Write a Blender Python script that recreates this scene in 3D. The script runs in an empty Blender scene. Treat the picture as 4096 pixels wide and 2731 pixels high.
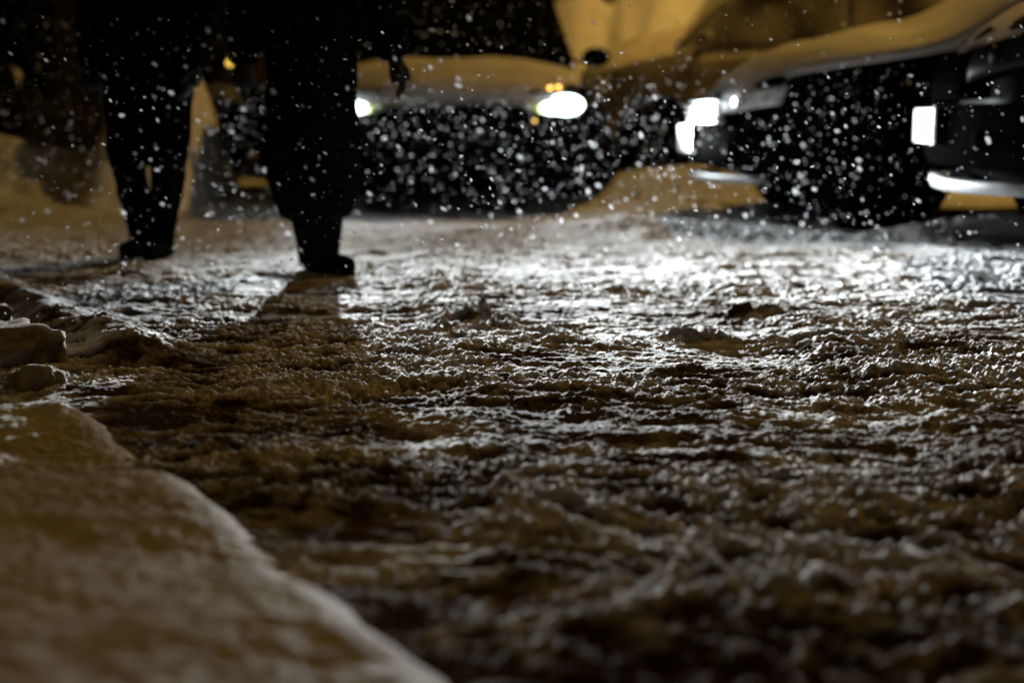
import bpy, bmesh, math, random
import numpy as np
from mathutils import Vector, Matrix

R = math.radians
random.seed(7)
rng = np.random.default_rng(11)
sc = bpy.context.scene

# ------------------------------------------------------------------ camera
cam_d = bpy.data.cameras.new("camera")
cam = bpy.data.objects.new("camera", cam_d)
sc.collection.objects.link(cam)
cam.location = (0, 0, 0.62)
cam.rotation_euler = (R(90 - 8.91), 0, 0)
cam_d.lens = 50
cam_d.sensor_width = 36
cam_d.clip_start = 0.05
cam_d.clip_end = 600
cam_d.dof.use_dof = True
cam_d.dof.focus_distance = 3.55
cam_d.dof.aperture_fstop = 1.55
sc.camera = cam

# ------------------------------------------------------------------ world: night sky
w = bpy.data.worlds.new("World")
sc.world = w
w.use_nodes = True
nt = w.node_tree
bg = nt.nodes["Background"]
sky = nt.nodes.new("ShaderNodeTexSky")
sky.sky_type = 'NISHITA'
sky.sun_disc = False
sky.sun_elevation = R(-7)
sky.sun_rotation = R(200)
nt.links.new(sky.outputs[0], bg.inputs[0])
bg.inputs[1].default_value = 0.05

sc.view_settings.view_transform = 'Standard'
sc.view_settings.look = 'None'
sc.view_settings.gamma = 1
sc.view_settings.exposure = 0
cy = sc.cycles
cy.use_adaptive_sampling = False
cy.use_denoising = True
cy.max_bounces = 5
cy.diffuse_bounces = 2
cy.glossy_bounces = 3
cy.transmission_bounces = 3
cy.sample_clamp_indirect = 4

SODIUM_W = 1300
NEAR_SODIUM_W = 110
HEAD_W = 12000
UPS = 1.0
LATS = 1.0

# ------------------------------------------------------------------ helpers
def hexmat(name, col, rough=0.6, metal=0.0, spec=0.5, ior=1.5, vary=0.0, scale=8, bump=0.0, bscale=40, col2=None,
           translucent=0.0, detail=4, coat=0.0):
    m = bpy.data.materials.new(name)
    m.use_nodes = True
    n = m.node_tree.nodes
    l = m.node_tree.links
    b = n["Principled BSDF"]
    b.inputs["Base Color"].default_value = (*col, 1)
    b.inputs["Roughness"].default_value = rough
    b.inputs["Metallic"].default_value = metal
    b.inputs["IOR"].default_value = ior
    b.inputs["Specular IOR Level"].default_value = spec
    b.inputs["Coat Weight"].default_value = coat
    tc = n.new("ShaderNodeTexCoord")
    if col2 is not None:
        no = n.new("ShaderNodeTexNoise")
        no.inputs["Scale"].default_value = scale
        no.inputs["Detail"].default_value = detail
        l.new(tc.outputs["Object"], no.inputs["Vector"])
        rp = n.new("ShaderNodeValToRGB")
        rp.color_ramp.elements[0].position = 0.5 - vary
        rp.color_ramp.elements[1].position = 0.5 + vary
        rp.color_ramp.elements[0].color = (*col, 1)
        rp.color_ramp.elements[1].color = (*col2, 1)
        l.new(no.outputs["Fac"], rp.inputs["Fac"])
        l.new(rp.outputs["Color"], b.inputs["Base Color"])
    if bump:
        nb = n.new("ShaderNodeTexNoise")
        nb.inputs["Scale"].default_value = bscale
        nb.inputs["Detail"].default_value = 6
        l.new(tc.outputs["Object"], nb.inputs["Vector"])
        bp = n.new("ShaderNodeBump")
        bp.inputs["Strength"].default_value = bump
        bp.inputs["Distance"].default_value = 0.02
        l.new(nb.outputs["Fac"], bp.inputs["Height"])
        l.new(bp.outputs["Normal"], b.inputs["Normal"])
    if translucent:
        tr = n.new("ShaderNodeBsdfTranslucent")
        tr.inputs["Color"].default_value = (*col, 1)
        mx = n.new("ShaderNodeMixShader")
        mx.inputs[0].default_value = translucent
        out = n["Material Output"]
        l.new(b.outputs[0], mx.inputs[1])
        l.new(tr.outputs[0], mx.inputs[2])
        l.new(mx.outputs[0], out.inputs[0])
    return m


def emit(name, col, strength):
    m = bpy.data.materials.new(name)
    m.use_nodes = True
    b = m.node_tree.nodes["Principled BSDF"]
    b.inputs["Base Color"].default_value = (*col, 1)
    b.inputs["Emission Color"].default_value = (*col, 1)
    b.inputs["Emission Strength"].default_value = strength
    return m


M = {}
M['slush'] = hexmat('slush', (0.17, 0.115, 0.055), 0.85, bump=0.8, bscale=170, spec=0.12)
_n, _l = M['slush'].node_tree.nodes, M['slush'].node_tree.links
_at = _n.new("ShaderNodeAttribute"); _at.attribute_name = "frost_rimlight"
_rp = _n.new("ShaderNodeValToRGB")
_rp.color_ramp.elements[0].position = 0.40; _rp.color_ramp.elements[1].position = 0.78
_rp.color_ramp.elements[0].color = (0.075, 0.044, 0.015, 1); _rp.color_ramp.elements[1].color = (0.78, 0.78, 0.78, 1)
_l.new(_at.outputs["Fac"], _rp.inputs["Fac"]); _l.new(_rp.outputs["Color"], _n["Principled BSDF"].inputs["Base Color"])
M['snow'] = hexmat('snow', (0.80, 0.80, 0.80), 0.6, col2=(0.68, 0.66, 0.63), vary=0.2, scale=6, bump=0.35, bscale=90, spec=0.15)
M['bank'] = hexmat('bank_snow', (0.46, 0.40, 0.31), 0.6, col2=(0.66, 0.65, 0.62), vary=0.16, scale=4.0, bump=0.4, bscale=160, spec=0.15)
M['chunk'] = hexmat('grubby_snow', (0.20, 0.155, 0.10), 0.8, col2=(0.42, 0.38, 0.32), vary=0.15, scale=9, bump=0.6, bscale=120, spec=0.1)
M['flake'] = hexmat('flake', (0.95, 0.96, 1.0), 0.4, translucent=0.7)
_n, _l = M['flake'].node_tree.nodes, M['flake'].node_tree.links
_rf = _n.new("ShaderNodeBsdfRefraction"); _rf.inputs["Roughness"].default_value = .45; _rf.inputs["IOR"].default_value = 1.25
_mx = _n.new("ShaderNodeMixShader"); _mx.inputs[0].default_value = .6
_old = _n["Material Output"].inputs[0].links[0].from_socket
_l.new(_old, _mx.inputs[1]); _l.new(_rf.outputs[0], _mx.inputs[2]); _l.new(_mx.outputs[0], _n["Material Output"].inputs[0])
M['paint'] = hexmat('black_paint', (0.0025, 0.0025, 0.0032), 0.5, spec=0.3, ior=1.06)
M['paint_brown'] = hexmat('brown_paint', (0.030, 0.022, 0.016), 0.5, spec=0.2)
M['paint_grey'] = hexmat('grey_paint', (0.05, 0.055, 0.065), 0.3, coat=0.5)
M['paint_tan'] = hexmat('dusted_paint', (0.34, 0.31, 0.27), 0.7, col2=(0.12, 0.11, 0.10), vary=0.25, scale=3)
M['glass_dust'] = hexmat('snow_dusted_glass', (0.22, 0.20, 0.17), 0.7, col2=(0.01, 0.01, 0.01), vary=0.12, scale=2.2)
M['glass'] = hexmat('dark_glass', (0.006, 0.007, 0.008), 0.06, spec=0.5)
M['lens_dark'] = hexmat('smoked_lens', (0.012, 0.013, 0.016), 0.4, spec=0.5, ior=1.12)
M['lens'] = hexmat('lamp_lens', (0.78, 0.80, 0.83), 0.15, col2=(0.45, 0.47, 0.50), vary=0.1, scale=22, spec=0.8)
M['chrome'] = hexmat('chrome', (0.85, 0.86, 0.88), 0.3, metal=1.0, bump=0.2, bscale=25)
M['satin'] = hexmat('satin_silver', (0.32, 0.33, 0.34), 0.45)
M['plastic'] = hexmat('black_plastic', (0.003, 0.003, 0.003), 0.9, bump=0.1, spec=0.1, ior=1.02)
M['tyre'] = hexmat('tyre_rubber', (0.004, 0.004, 0.004), 0.95, spec=0.1, ior=1.04, bump=0.4, bscale=60)
M['rim'] = hexmat('rim_metal', (0.03, 0.03, 0.032), 0.5, metal=0.5)
M['plate'] = hexmat('plate_white', (0.5, 0.51, 0.52), 0.45, bump=0.05)
M['plate_ink'] = hexmat('plate_ink', (0.05, 0.05, 0.06), 0.5)
M['amber'] = emit('amber_lamp', (1.0, 0.50, 0.10), 5.0)
M['amber_dim'] = emit('amber_marker', (1.0, 0.62, 0.10), 2.2)
M['red_dim'] = emit('orange_tail', (1.0, 0.22, 0.02), 0.07)
M['head'] = emit('headlamp_glow', (0.86, 0.97, 1.0), 9.0)
M['head_fringe'] = emit('headlamp_fringe_glow', (0.75, 1.0, 0.35), 4.0)
M['coat'] = hexmat('black_wool', (0.004, 0.004, 0.005), 0.95, bump=0.4, bscale=150, spec=0.02, ior=1.03)
M['coat2'] = hexmat('charcoal_cloth', (0.004, 0.004, 0.004), 0.95, bump=0.4, bscale=130, spec=0.02, ior=1.03)
M['trouser'] = hexmat('dark_trousers', (0.004, 0.004, 0.005), 0.95, bump=0.3, bscale=120, spec=0.02, ior=1.03)
M['boot'] = hexmat('black_leather', (0.006, 0.006, 0.006), 0.8, spec=0.1, ior=1.05, bump=0.2, bscale=60)
M['skin'] = hexmat('skin', (0.42, 0.27, 0.20), 0.55, bump=0.05)
M['glove'] = hexmat('dark_glove', (0.010, 0.010, 0.012), 0.9, bump=0.3)
M['hair'] = hexmat('dark_hair', (0.015, 0.011, 0.008), 0.6, bump=0.6, bscale=90)
M['pole'] = hexmat('painted_steel', (0.10, 0.11, 0.11), 0.5, bump=0.1)
M['lampglow'] = emit('sodium_glow', (1.0, 0.52, 0.12), 20.0)
M['leaf'] = hexmat('evergreen_leaf', (0.030, 0.045, 0.018), 0.7, col2=(0.06, 0.08, 0.03), vary=0.2, scale=3)
M['bark'] = hexmat('bark', (0.07, 0.05, 0.035), 0.9, bump=0.8, bscale=25)
M['brick'] = hexmat('dark_render', (0.012, 0.010, 0.008), 0.9, col2=(0.02, 0.016, 0.012), vary=0.2, scale=3, bump=0.3)
M['wood'] = hexmat('dark_boards', (0.028, 0.020, 0.014), 0.85, col2=(0.045, 0.033, 0.022), vary=0.2, scale=6, bump=0.4)
M['eye'] = hexmat('eye', (0.7, 0.7, 0.68), 0.2)


def mk(name, verts, faces, mat=None, parent=None, smooth=True, loc=None, rot=None):
    me = bpy.data.meshes.new(name)
    me.from_pydata([tuple(v) for v in verts], [], faces)
    me.update()
    if smooth and len(me.polygons):
        me.polygons.foreach_set("use_smooth", [True] * len(me.polygons))
    o = bpy.data.objects.new(name, me)
    sc.collection.objects.link(o)
    if mat:
        me.materials.append(M[mat] if isinstance(mat, str) else mat)
    if parent:
        o.parent = parent
    if loc:
        o.location = loc
    if rot:
        o.rotation_euler = rot
    return o


def grid_mesh(name, P, mat):
    """P: (rows, cols, 3) array -> one sheet."""
    r, c, _ = P.shape
    me = bpy.data.meshes.new(name)
    n = r * c
    me.vertices.add(n)
    me.vertices.foreach_set("co", P.reshape(-1).astype(np.float32))
    i = np.arange(n).reshape(r, c)
    q = np.stack([i[:-1, :-1], i[:-1, 1:], i[1:, 1:], i[1:, :-1]], -1).reshape(-1)
    nf = (r - 1) * (c - 1)
    me.loops.add(nf * 4)
    me.loops.foreach_set("vertex_index", q.astype(np.int32))
    me.polygons.add(nf)
    me.polygons.foreach_set("loop_start", np.arange(0, nf * 4, 4, dtype=np.int32))
    me.polygons.foreach_set("use_smooth", np.ones(nf, bool))
    me.update(calc_edges=True)
    me.validate()
    o = bpy.data.objects.new(name, me)
    sc.collection.objects.link(o)
    me.materials.append(M[mat])
    return o


def thing(name, label, cat, loc=(0, 0, 0), rz=0, group=None):
    o = bpy.data.objects.new(name, None)
    sc.collection.objects.link(o)
    o.empty_display_size = 0.2
    o.location = loc
    o.rotation_euler = (0, 0, rz)
    return tag(o, label, cat, group)


def tag(o, label=None, cat=None, group=None, kind=None):
    if label: o['label'] = label
    if cat: o['category'] = cat
    if group: o['group'] = group
    if kind: o['kind'] = kind
    return o


def remesh(o, vs=0.007, sm=6):
    md = o.modifiers.new("r", 'REMESH'); md.mode = 'VOXEL'; md.voxel_size = vs; md.use_smooth_shade = True
    if sm:
        s = o.modifiers.new("s", 'SMOOTH'); s.factor = .5; s.iterations = sm
    return o


# geometry collectors -------------------------------------------------
class MB:
    def __init__(s):
        s.v = []; s.f = []

    def add(s, v, f):
        k = len(s.v)
        s.v += [tuple(a) for a in v]
        s.f += [tuple(i + k for i in q) for q in f]
        return s

    def box(s, x0, x1, y0, y1, z0, z1, bev=0.0):
        if bev <= 0:
            v = [(x, y, z) for z in (z0, z1) for y in (y0, y1) for x in (x0, x1)]
            f = [(0, 2, 3, 1), (4, 5, 7, 6), (0, 1, 5, 4), (2, 6, 7, 3), (0, 4, 6, 2), (1, 3, 7, 5)]
            return s.add(v, f)
        bm = bmesh.new()
        bmesh.ops.create_cube(bm, size=1)
        for q in bm.verts:
            q.co = Vector(((x0 + x1) / 2 + q.co.x * (x1 - x0), (y0 + y1) / 2 + q.co.y * (y1 - y0), (z0 + z1) / 2 + q.co.z * (z1 - z0)))
        bmesh.ops.bevel(bm, geom=bm.edges[:], offset=bev, segments=2, affect='EDGES')
        bm.verts.index_update()
        s.add([q.co[:] for q in bm.verts], [[q.index for q in p.verts] for p in bm.faces])
        bm.free()
        return s

    def tube(s, pts, rad, n=14, squash=None, caps=True):
        """pts: list of points, rad: list of radii (or (rx, ry))"""
        pts = [Vector(p) for p in pts]
        k = len(s.v)
        up = Vector((0, 0, 1))
        m = len(pts)
        for i, p in enumerate(pts):
            t = (pts[min(i + 1, m - 1)] - pts[max(i - 1, 0)]).normalized()
            a = t.cross(Vector((0, 1, 0)))
            if a.length < 0.2: a = t.cross(Vector((1, 0, 0)))
            a.normalize(); b = t.cross(a).normalized()
            r = rad[i]
            rx, ry = r if isinstance(r, tuple) else (r, r)
            for j in range(n):
                an = 2 * math.pi * j / n
                s.v.append(tuple(p + a * (rx * math.cos(an)) + b * (ry * math.sin(an))))
        for i in range(m - 1):
            for j in range(n):
                s.f.append((k + i * n + j, k + i * n + (j + 1) % n, k + (i + 1) * n + (j + 1) % n, k + (i + 1) * n + j))
        if caps:
            for i, sg in ((0, -1), (m - 1, 1)):
                r = rad[i]; r = min(r) if isinstance(r, tuple) else r
                t = (pts[min(i + 1, m - 1)] - pts[max(i - 1, 0)]).normalized()
                s.v.append(tuple(pts[i] + t * sg * r * 0.55))
                c = len(s.v) - 1
                for j in range(n):
                    a, b = k + i * n + j, k + i * n + (j + 1) % n
                    s.f.append((b, a, c) if sg < 0 else (a, b, c))
        return s

    def ell(s, c, r, nu=16, nv=10, rot=None):
        k = len(s.v)
        for i in range(1, nv):
            th = math.pi * i / nv
            for j in range(nu):
                ph = 2 * math.pi * j / nu
                p = Vector((r[0] * math.sin(th) * math.cos(ph), r[1] * math.sin(th) * math.sin(ph), r[2] * math.cos(th)))
                if rot: p = rot @ p
                s.v.append(tuple(p + Vector(c)))
        t = Vector((0, 0, r[2])); b = -t
        if rot: t = rot @ t; b = rot @ b
        s.v.append(tuple(t + Vector(c))); s.v.append(tuple(b + Vector(c)))
        T = len(s.v) - 2; B = T + 1
        for i in range(nv - 2):
            for j in range(nu):
                s.f.append((k + i * nu + j, k + (i + 1) * nu + j, k + (i + 1) * nu + (j + 1) % nu, k + i * nu + (j + 1) % nu))
        for j in range(nu):
            s.f.append((T, k + j, k + (j + 1) % nu))
            s.f.append((B, k + (nv - 2) * nu + (j + 1) % nu, k + (nv - 2) * nu + j))
        return s

    def build(s, name, mat, parent=None, smooth=True, **kw):
        return mk(name, s.v, s.f, mat, parent, smooth, **kw)


# numpy gradient noise ------------------------------------------------
_perm = rng.permutation(4096).astype(np.int64)
_ga = rng.random(4096) * 2 * np.pi
_gx, _gy = np.cos(_ga), np.sin(_ga)


def noise(x, y, seed=0):
    x = x + seed * 17.31; y = y - seed * 9.77
    xi = np.floor(x).astype(np.int64); yi = np.floor(y).astype(np.int64)
    fx = x - xi; fy = y - yi
    u = fx * fx * fx * (fx * (fx * 6 - 15) + 10); v = fy * fy * fy * (fy * (fy * 6 - 15) + 10)

    def g(ix, iy, dx, dy):
        h = _perm[(_perm[ix & 4095] + iy + seed * 131) & 4095]
        return _gx[h] * dx + _gy[h] * dy
    a = g(xi, yi, fx, fy); b = g(xi + 1, yi, fx - 1, fy)
    c = g(xi, yi + 1, fx, fy - 1); d = g(xi + 1, yi + 1, fx - 1, fy - 1)
    return 1.5 * (a + u * (b - a) + v * ((c + u * (d - c)) - (a + u * (b - a))))


def sstep(a, b, x):
    t = np.clip((x - a) / (b - a), 0, 1)
    return t * t * (3 - 2 * t)


def gauss(X, Y, cx, cy, rx, ry, ang=0):
    c, s = math.cos(ang), math.sin(ang)
    u = ((X - cx) * c + (Y - cy) * s) / rx
    v = (-(X - cx) * s + (Y - cy) * c) / ry
    return np.exp(-(u * u + v * v))


# ------------------------------------------------------------------ ground
def ground_h(X, Y, sp=None, frost_rimlight=False):
    """height of the churned snow road; sp = local grid spacing, fades octaves that the grid cannot hold"""
    X = np.asarray(X, float); Y = np.asarray(Y, float)
    if sp is None: sp = np.zeros_like(X)
    wx = X + 0.05 * noise(X * 3, Y * 3, 21); wy = Y + 0.05 * noise(X * 3, Y * 3, 22)
    z = 0.012 * noise(X * 0.7, Y * 0.7, 1) + 0.007 * noise(wx * 2.1, wy * 2.6, 2)
    amp = 0.48 + 1.0 * sstep(-0.35, 0.45, noise(X * 1.3, Y * 1.7, 3) + 0.4 * noise(X * 4, Y * 5, 4))
    road = 1.0 - 0.55 * sstep(7.6, 9.5, Y) - 0.3 * sstep(1.6, 2.8, X) * sstep(5, 7, Y)
    det = np.zeros_like(X)
    for k, (f, a) in enumerate([(4.5, 0.0060), (9.5, 0.0085), (20, 0.0070), (42, 0.0056), (88, 0.0046), (180, 0.0030)]):
        fade = 1 - sstep(0.25, 0.6, sp * f)
        n = noise(wx * f * (0.88 if k < 4 else 1), wy * f * 1.2, 30 + k)
        if k in (1, 2, 3):
            n = 0.75 - 1.9 * np.abs(n) + 0.35 * n     # ridged lumps
        det += a * n * fade
    det = det * 0.94
    z = z + det * amp * road
    # long low crests left by ploughing and tyres, running across the view
    jag = 0.30 * noise(X * 9, Y * 9, 43) + 0.16 * noise(X * 24, Y * 24, 44)
    wv = noise(X * 1.5 + 3.1, Y * 4.3 + 0.8 * noise(X * 1.3, Y * 1.3, 41) + jag, 40)
    z += 0.007 * (0.35 - np.abs(wv)) * road + 0.004 * noise(X * 3.4 + jag, Y * 10 + jag, 42) * road
    # broken clods: sharp little heaps
    cl = noise(wx * 7.2, wy * 7.2, 50)
    z += 0.010 * np.clip(cl - 0.42, 0, 1) * (1 + noise(X * 55, Y * 55, 51)) * 2.2 * road
    # a few crumbling clods in the middle of the road
    for cx, cy_, r1, r2, hh in ((-.10, 4.42, .075, .05, .050), (-.02, 4.20, .055, .04, .045), (.10, 4.12, .07, .035, .028), (.52, 4.05, .10, .05, .034), (.75, 4.5, .10, .05, .03), (-.2, 4.15, .05, .03, .02)):
        z += hh * gauss(X, Y, cx + 0.02 * noise(X * 30, Y * 30, 54), cy_, r1, r2) * (0.25 + 1.5 * np.abs(noise(wx * 20, wy * 20, 52)) + 0.7 * np.abs(noise(wx * 55, wy * 55, 53)))
    # a thin pressed-up crest crossing the near foreground
    z += 0.016 * np.exp(-((X - .30 + .83 * (Y - 1.86) + .03 * noise(X * 6, Y * 6, 57)) / .022) ** 2) * sstep(1.35, 1.55, Y) * (1 - sstep(2.0, 3.0, Y)) * (.5 + noise(X * 20, Y * 20, 58))
    # wheel ruts running away from the camera
    for c0, dx, d in ((0.95, -0.07, 0.012), (0.05, -0.10, 0.008), (2.0, -0.02, 0.010)):
        z -= d * np.exp(-((X - c0 - dx * Y) / 0.13) ** 2) * road
        z += d * 0.7 * np.exp(-((X - c0 - dx * Y - 0.2) / 0.07) ** 2) * road
    # parking strip: deeper unswept snow
    z += 0.05 * sstep(8.2, 9.6, Y - 0.0 * X) * sstep(0.2, 1.0, X)
    z += 0.22 * gauss(X, Y, 1.25, 10.35, 0.95, 0.55)
    z += 0.13 * gauss(X, Y, 2.55, 7.3, 0.55, 0.16, -0.05)
    z += 0.07 * gauss(X, Y, 0.75, 7.7, 0.75, 0.30, -0.1)
    # low berm on the left, going back
    z += (0.055 + 0.03 * noise(X * 3, Y * 3, 60)) * np.exp(-((X + 0.94 + 0.63 * (Y - 3.62)) / 0.11) ** 2) * sstep(3.45, 3.75, Y) * (1 - sstep(5.2, 6.4, Y))
    # unswept snow on far left side
    z += 0.10 * sstep(-2.0, -4.0, X + 0.0 * Y) * sstep(3.5, 6, Y)
    if frost_rimlight:
        # thin fresh snow in patches over dirt; whiter crests paint in their rim light
        f = 0.45 + 26 * det * amp + 0.30 * noise(X * 1.4, Y * 1.9, 90) + 0.22 * noise(X * 5, Y * 7, 91) + 0.13 * noise(X * 15, Y * 15, 92)
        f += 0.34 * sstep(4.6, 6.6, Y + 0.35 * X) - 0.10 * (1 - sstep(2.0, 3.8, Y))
        return z, np.clip(f, 0, 1)
    return z


def build_ground():
    y1 = np.exp(np.linspace(math.log(1.0), math.log(13.0), 900))
    y2 = np.exp(np.linspace(math.log(13.0), math.log(260.0), 60))[1:]
    y0 = np.linspace(-12, 1.0, 40)[:-1]
    ys = np.concatenate([y0, y1, y2])
    u = np.concatenate([-np.exp(np.linspace(math.log(14), math.log(0.47), 60))[:-1], np.linspace(-0.47, 0.47, 1000),
                        np.exp(np.linspace(math.log(0.47), math.log(14), 60))[1:]])
    Yg, U = np.meshgrid(ys, u, indexing='ij')
    X = U * (np.maximum(Yg, 0.9) + 0.15)
    sp = np.maximum(np.gradient(X, axis=1), 0.35 * np.gradient(Yg, axis=0))
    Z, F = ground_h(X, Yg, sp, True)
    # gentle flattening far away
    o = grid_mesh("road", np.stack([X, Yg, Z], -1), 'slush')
    at = o.data.attributes.new("frost_rimlight", 'FLOAT', 'POINT')
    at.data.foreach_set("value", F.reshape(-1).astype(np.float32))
    tag(o, kind='structure')
    o['label'] = "churned dirty snow covering the road"
    return o


build_ground()


def gz(x, y):
    return float(ground_h(np.array([x]), np.array([y]))[0])


# ------------------------------------------------------------------ snow bank in the left foreground
def build_bank():
    # s along the edge, d inward
    s = np.linspace(-1.6, 2.25, 900)
    d = np.concatenate([np.linspace(-0.04, 0.12, 60), np.linspace(0.12, 1.6, 330)[1:]])
    S, D = np.meshgrid(s, d, indexing='ij')
    # edge line from (-0.04,1.5) heading (-0.49,0.87)
    tx, ty = -0.49, 0.872
    nx, ny = -0.872, -0.49
    wob = 0.009 * noise(S * 2.6, S * 0 + 0.5, 5) + 0.012 * noise(S * 9, S * 0 + 3.5, 6)
    X = -0.035 + tx * S + nx * (D + wob)
    Y = 1.50 + ty * S + ny * (D + wob)
    rise = sstep(-0.04, 0.14, D)
    Z = -0.03 + rise * (0.062 + 0.02 * noise(S * 2.2, D * 0.5, 7))
    Z += rise * (0.021 * noise(X * 1.9, Y * 2.3, 8) + 0.011 * noise(X * 5, Y * 5, 9) + 0.005 * noise(X * 16, Y * 16, 10)
                 + 0.0026 * noise(X * 50, Y * 50, 11) + 0.0016 * noise(X * 120, Y * 120, 12))
    Z += 0.006 * np.exp(-((D - 0.07) / 0.05) ** 2)          # raised lip on the road side
    Z += sstep(0.0, 0.6, D) * 0.065 * np.clip(2.7 - Y, -.3, 1.4)      # the bank climbs towards the viewer
    Z = Z * (1 - sstep(1.5, 2.25, S)) - 0.04 * sstep(1.5, 2.25, S)
    o = grid_mesh("snow_bank", np.stack([X, Y, Z], -1), 'bank')
    tag(o, "smooth heaped snow bank along the near left edge of the road", "snow bank")


build_bank()


# snow chunks beside the bank
def chunk(x, y, r, sz, seed, label):
    bm = bmesh.new()
    bmesh.ops.create_icosphere(bm, subdivisions=4, radius=1)
    co = np.array([v.co[:] for v in bm.verts])
    p = np.sign(co) * np.abs(co) ** 0.68
    p *= np.array([[r * sz[0], r * sz[1], r * sz[2]]])
    k = noise(co[:, 0] * 1.7 + seed, co[:, 1] * 1.7 + co[:, 2] * 1.3, seed)
    k2 = noise(co[:, 0] * 7 + seed, co[:, 1] * 7 + co[:, 2] * 6, seed + 1)
    p *= (1 + 0.30 * k + 0.07 * k2)[:, None]
    for v, q in zip(bm.verts, p): v.co = q
    me = bpy.data.meshes.new("snow_chunk")
    bm.to_mesh(me); bm.free()
    me.polygons.foreach_set("use_smooth", [True] * len(me.polygons))
    me.materials.append(M['chunk'])
    o = bpy.data.objects.new("snow_chunk", me)
    sc.collection.objects.link(o)
    o.location = (x, y, gz(x, y) + r * sz[2] * 0.25)
    o.rotation_euler = (0, 0, seed * 0.7)
    tag(o, label, "snow chunk", "snow chunks on the left bank")
    return o


chunk(-1.33, 3.62, 0.17, (1.15, 0.8, 0.42), 3, "largest flat snow chunk at the left edge of the picture")
chunk(-1.10, 3.22, 0.055, (1.1, 0.9, 0.75), 5, "small angular snow chunk wedged beside the bank edge")
chunk(-1.27, 3.16, 0.10, (1.0, 0.8, 0.65), 8, "rounded snow chunk left of the small angular one")
chunk(-1.62, 4.25, 0.13, (1.2, 0.7, 0.5), 12, "snow chunk farthest back, behind the flat one on left")

# ------------------------------------------------------------------ cars
def loft(stations, n=9, cap=True):
    """stations: (x, halfwidth, zbot, zshoulder, ztop) -> MB"""
    m = MB()
    rings = []
    for (x, wd, zb, zs, zt) in stations:
        half = [(0, zb), (wd * .55, zb), (wd * .86, zb + .01), (wd * .97, zb + .09), (wd, zb + (zs - zb) * .5), (wd * .985, zs - .03),
                (wd * .94, zs + (zt - zs) * .45), (wd * .80, zt - .012), (wd * .45, zt + .012), (0, zt + .02)]
        ring = [(x, y, z) for y, z in half] + [(x, -y, z) for y, z in half[-2:0:-1]]
        rings.append(ring)
    k = len(rings[0])
    for r in rings: m.v += r
    for i in range(len(rings) - 1):
        for j in range(k):
            a, b = i * k + j, i * k + (j + 1) % k
            m.f.append((a, b, b + k, a + k))
    if cap:
        m.f.append(tuple(reversed(range(k))))
        m.f.append(tuple((len(rings) - 1) * k + j for j in range(k)))
    return m


def subsurf(o, lv=2):
    md = o.modifiers.new("s", 'SUBSURF'); md.levels = lv; md.render_levels = lv
    return o


def wheel_parts(root, x, y, r, side):
    m = MB()
    prof = [(.60 * r, -.095), (.90 * r, -.11), (r * .985, -.085), (r, -.04), (r, .04), (r * .985, .085), (.90 * r, .11), (.60 * r, .095)]
    n = 40
    for (a, b) in prof:
        for j in range(n):
            t = 2 * math.pi * j / n
            m.v.append((a * math.cos(t), b, a * math.sin(t)))
    for i in range(len(prof)):
        i2 = (i + 1) % len(prof)
        for j in range(n):
            m.f.append((i * n + j, i2 * n + j, i2 * n + (j + 1) % n, i * n + (j + 1) % n))
    wh = m.build('wheel', 'tyre', root, loc=(x, y, r))
    q = MB()
    q.tube([(0, -.05, 0), (0, .05 * side, 0)], [.61 * r, .61 * r], 32)
    for k in range(5):
        t = 2 * math.pi * k / 5
        d = Vector((math.cos(t), 0, math.sin(t))); e = Vector((-math.sin(t), 0, math.cos(t)))
        a = Vector((0, .075 * side, 0))
        vs = [a + d * .05 + e * .04, a + d * .05 - e * .04, a + d * .58 * r - e * .03, a + d * .58 * r + e * .03]
        vs += [v - Vector((0, .03 * side, 0)) for v in vs]
        q.add(vs, [(0, 1, 2, 3), (4, 7, 6, 5), (0, 4, 5, 1), (1, 5, 6, 2), (2, 6, 7, 3), (3, 7, 4, 0)])
    q.build('rim', 'rim', wh, smooth=False)
    return wh


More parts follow.
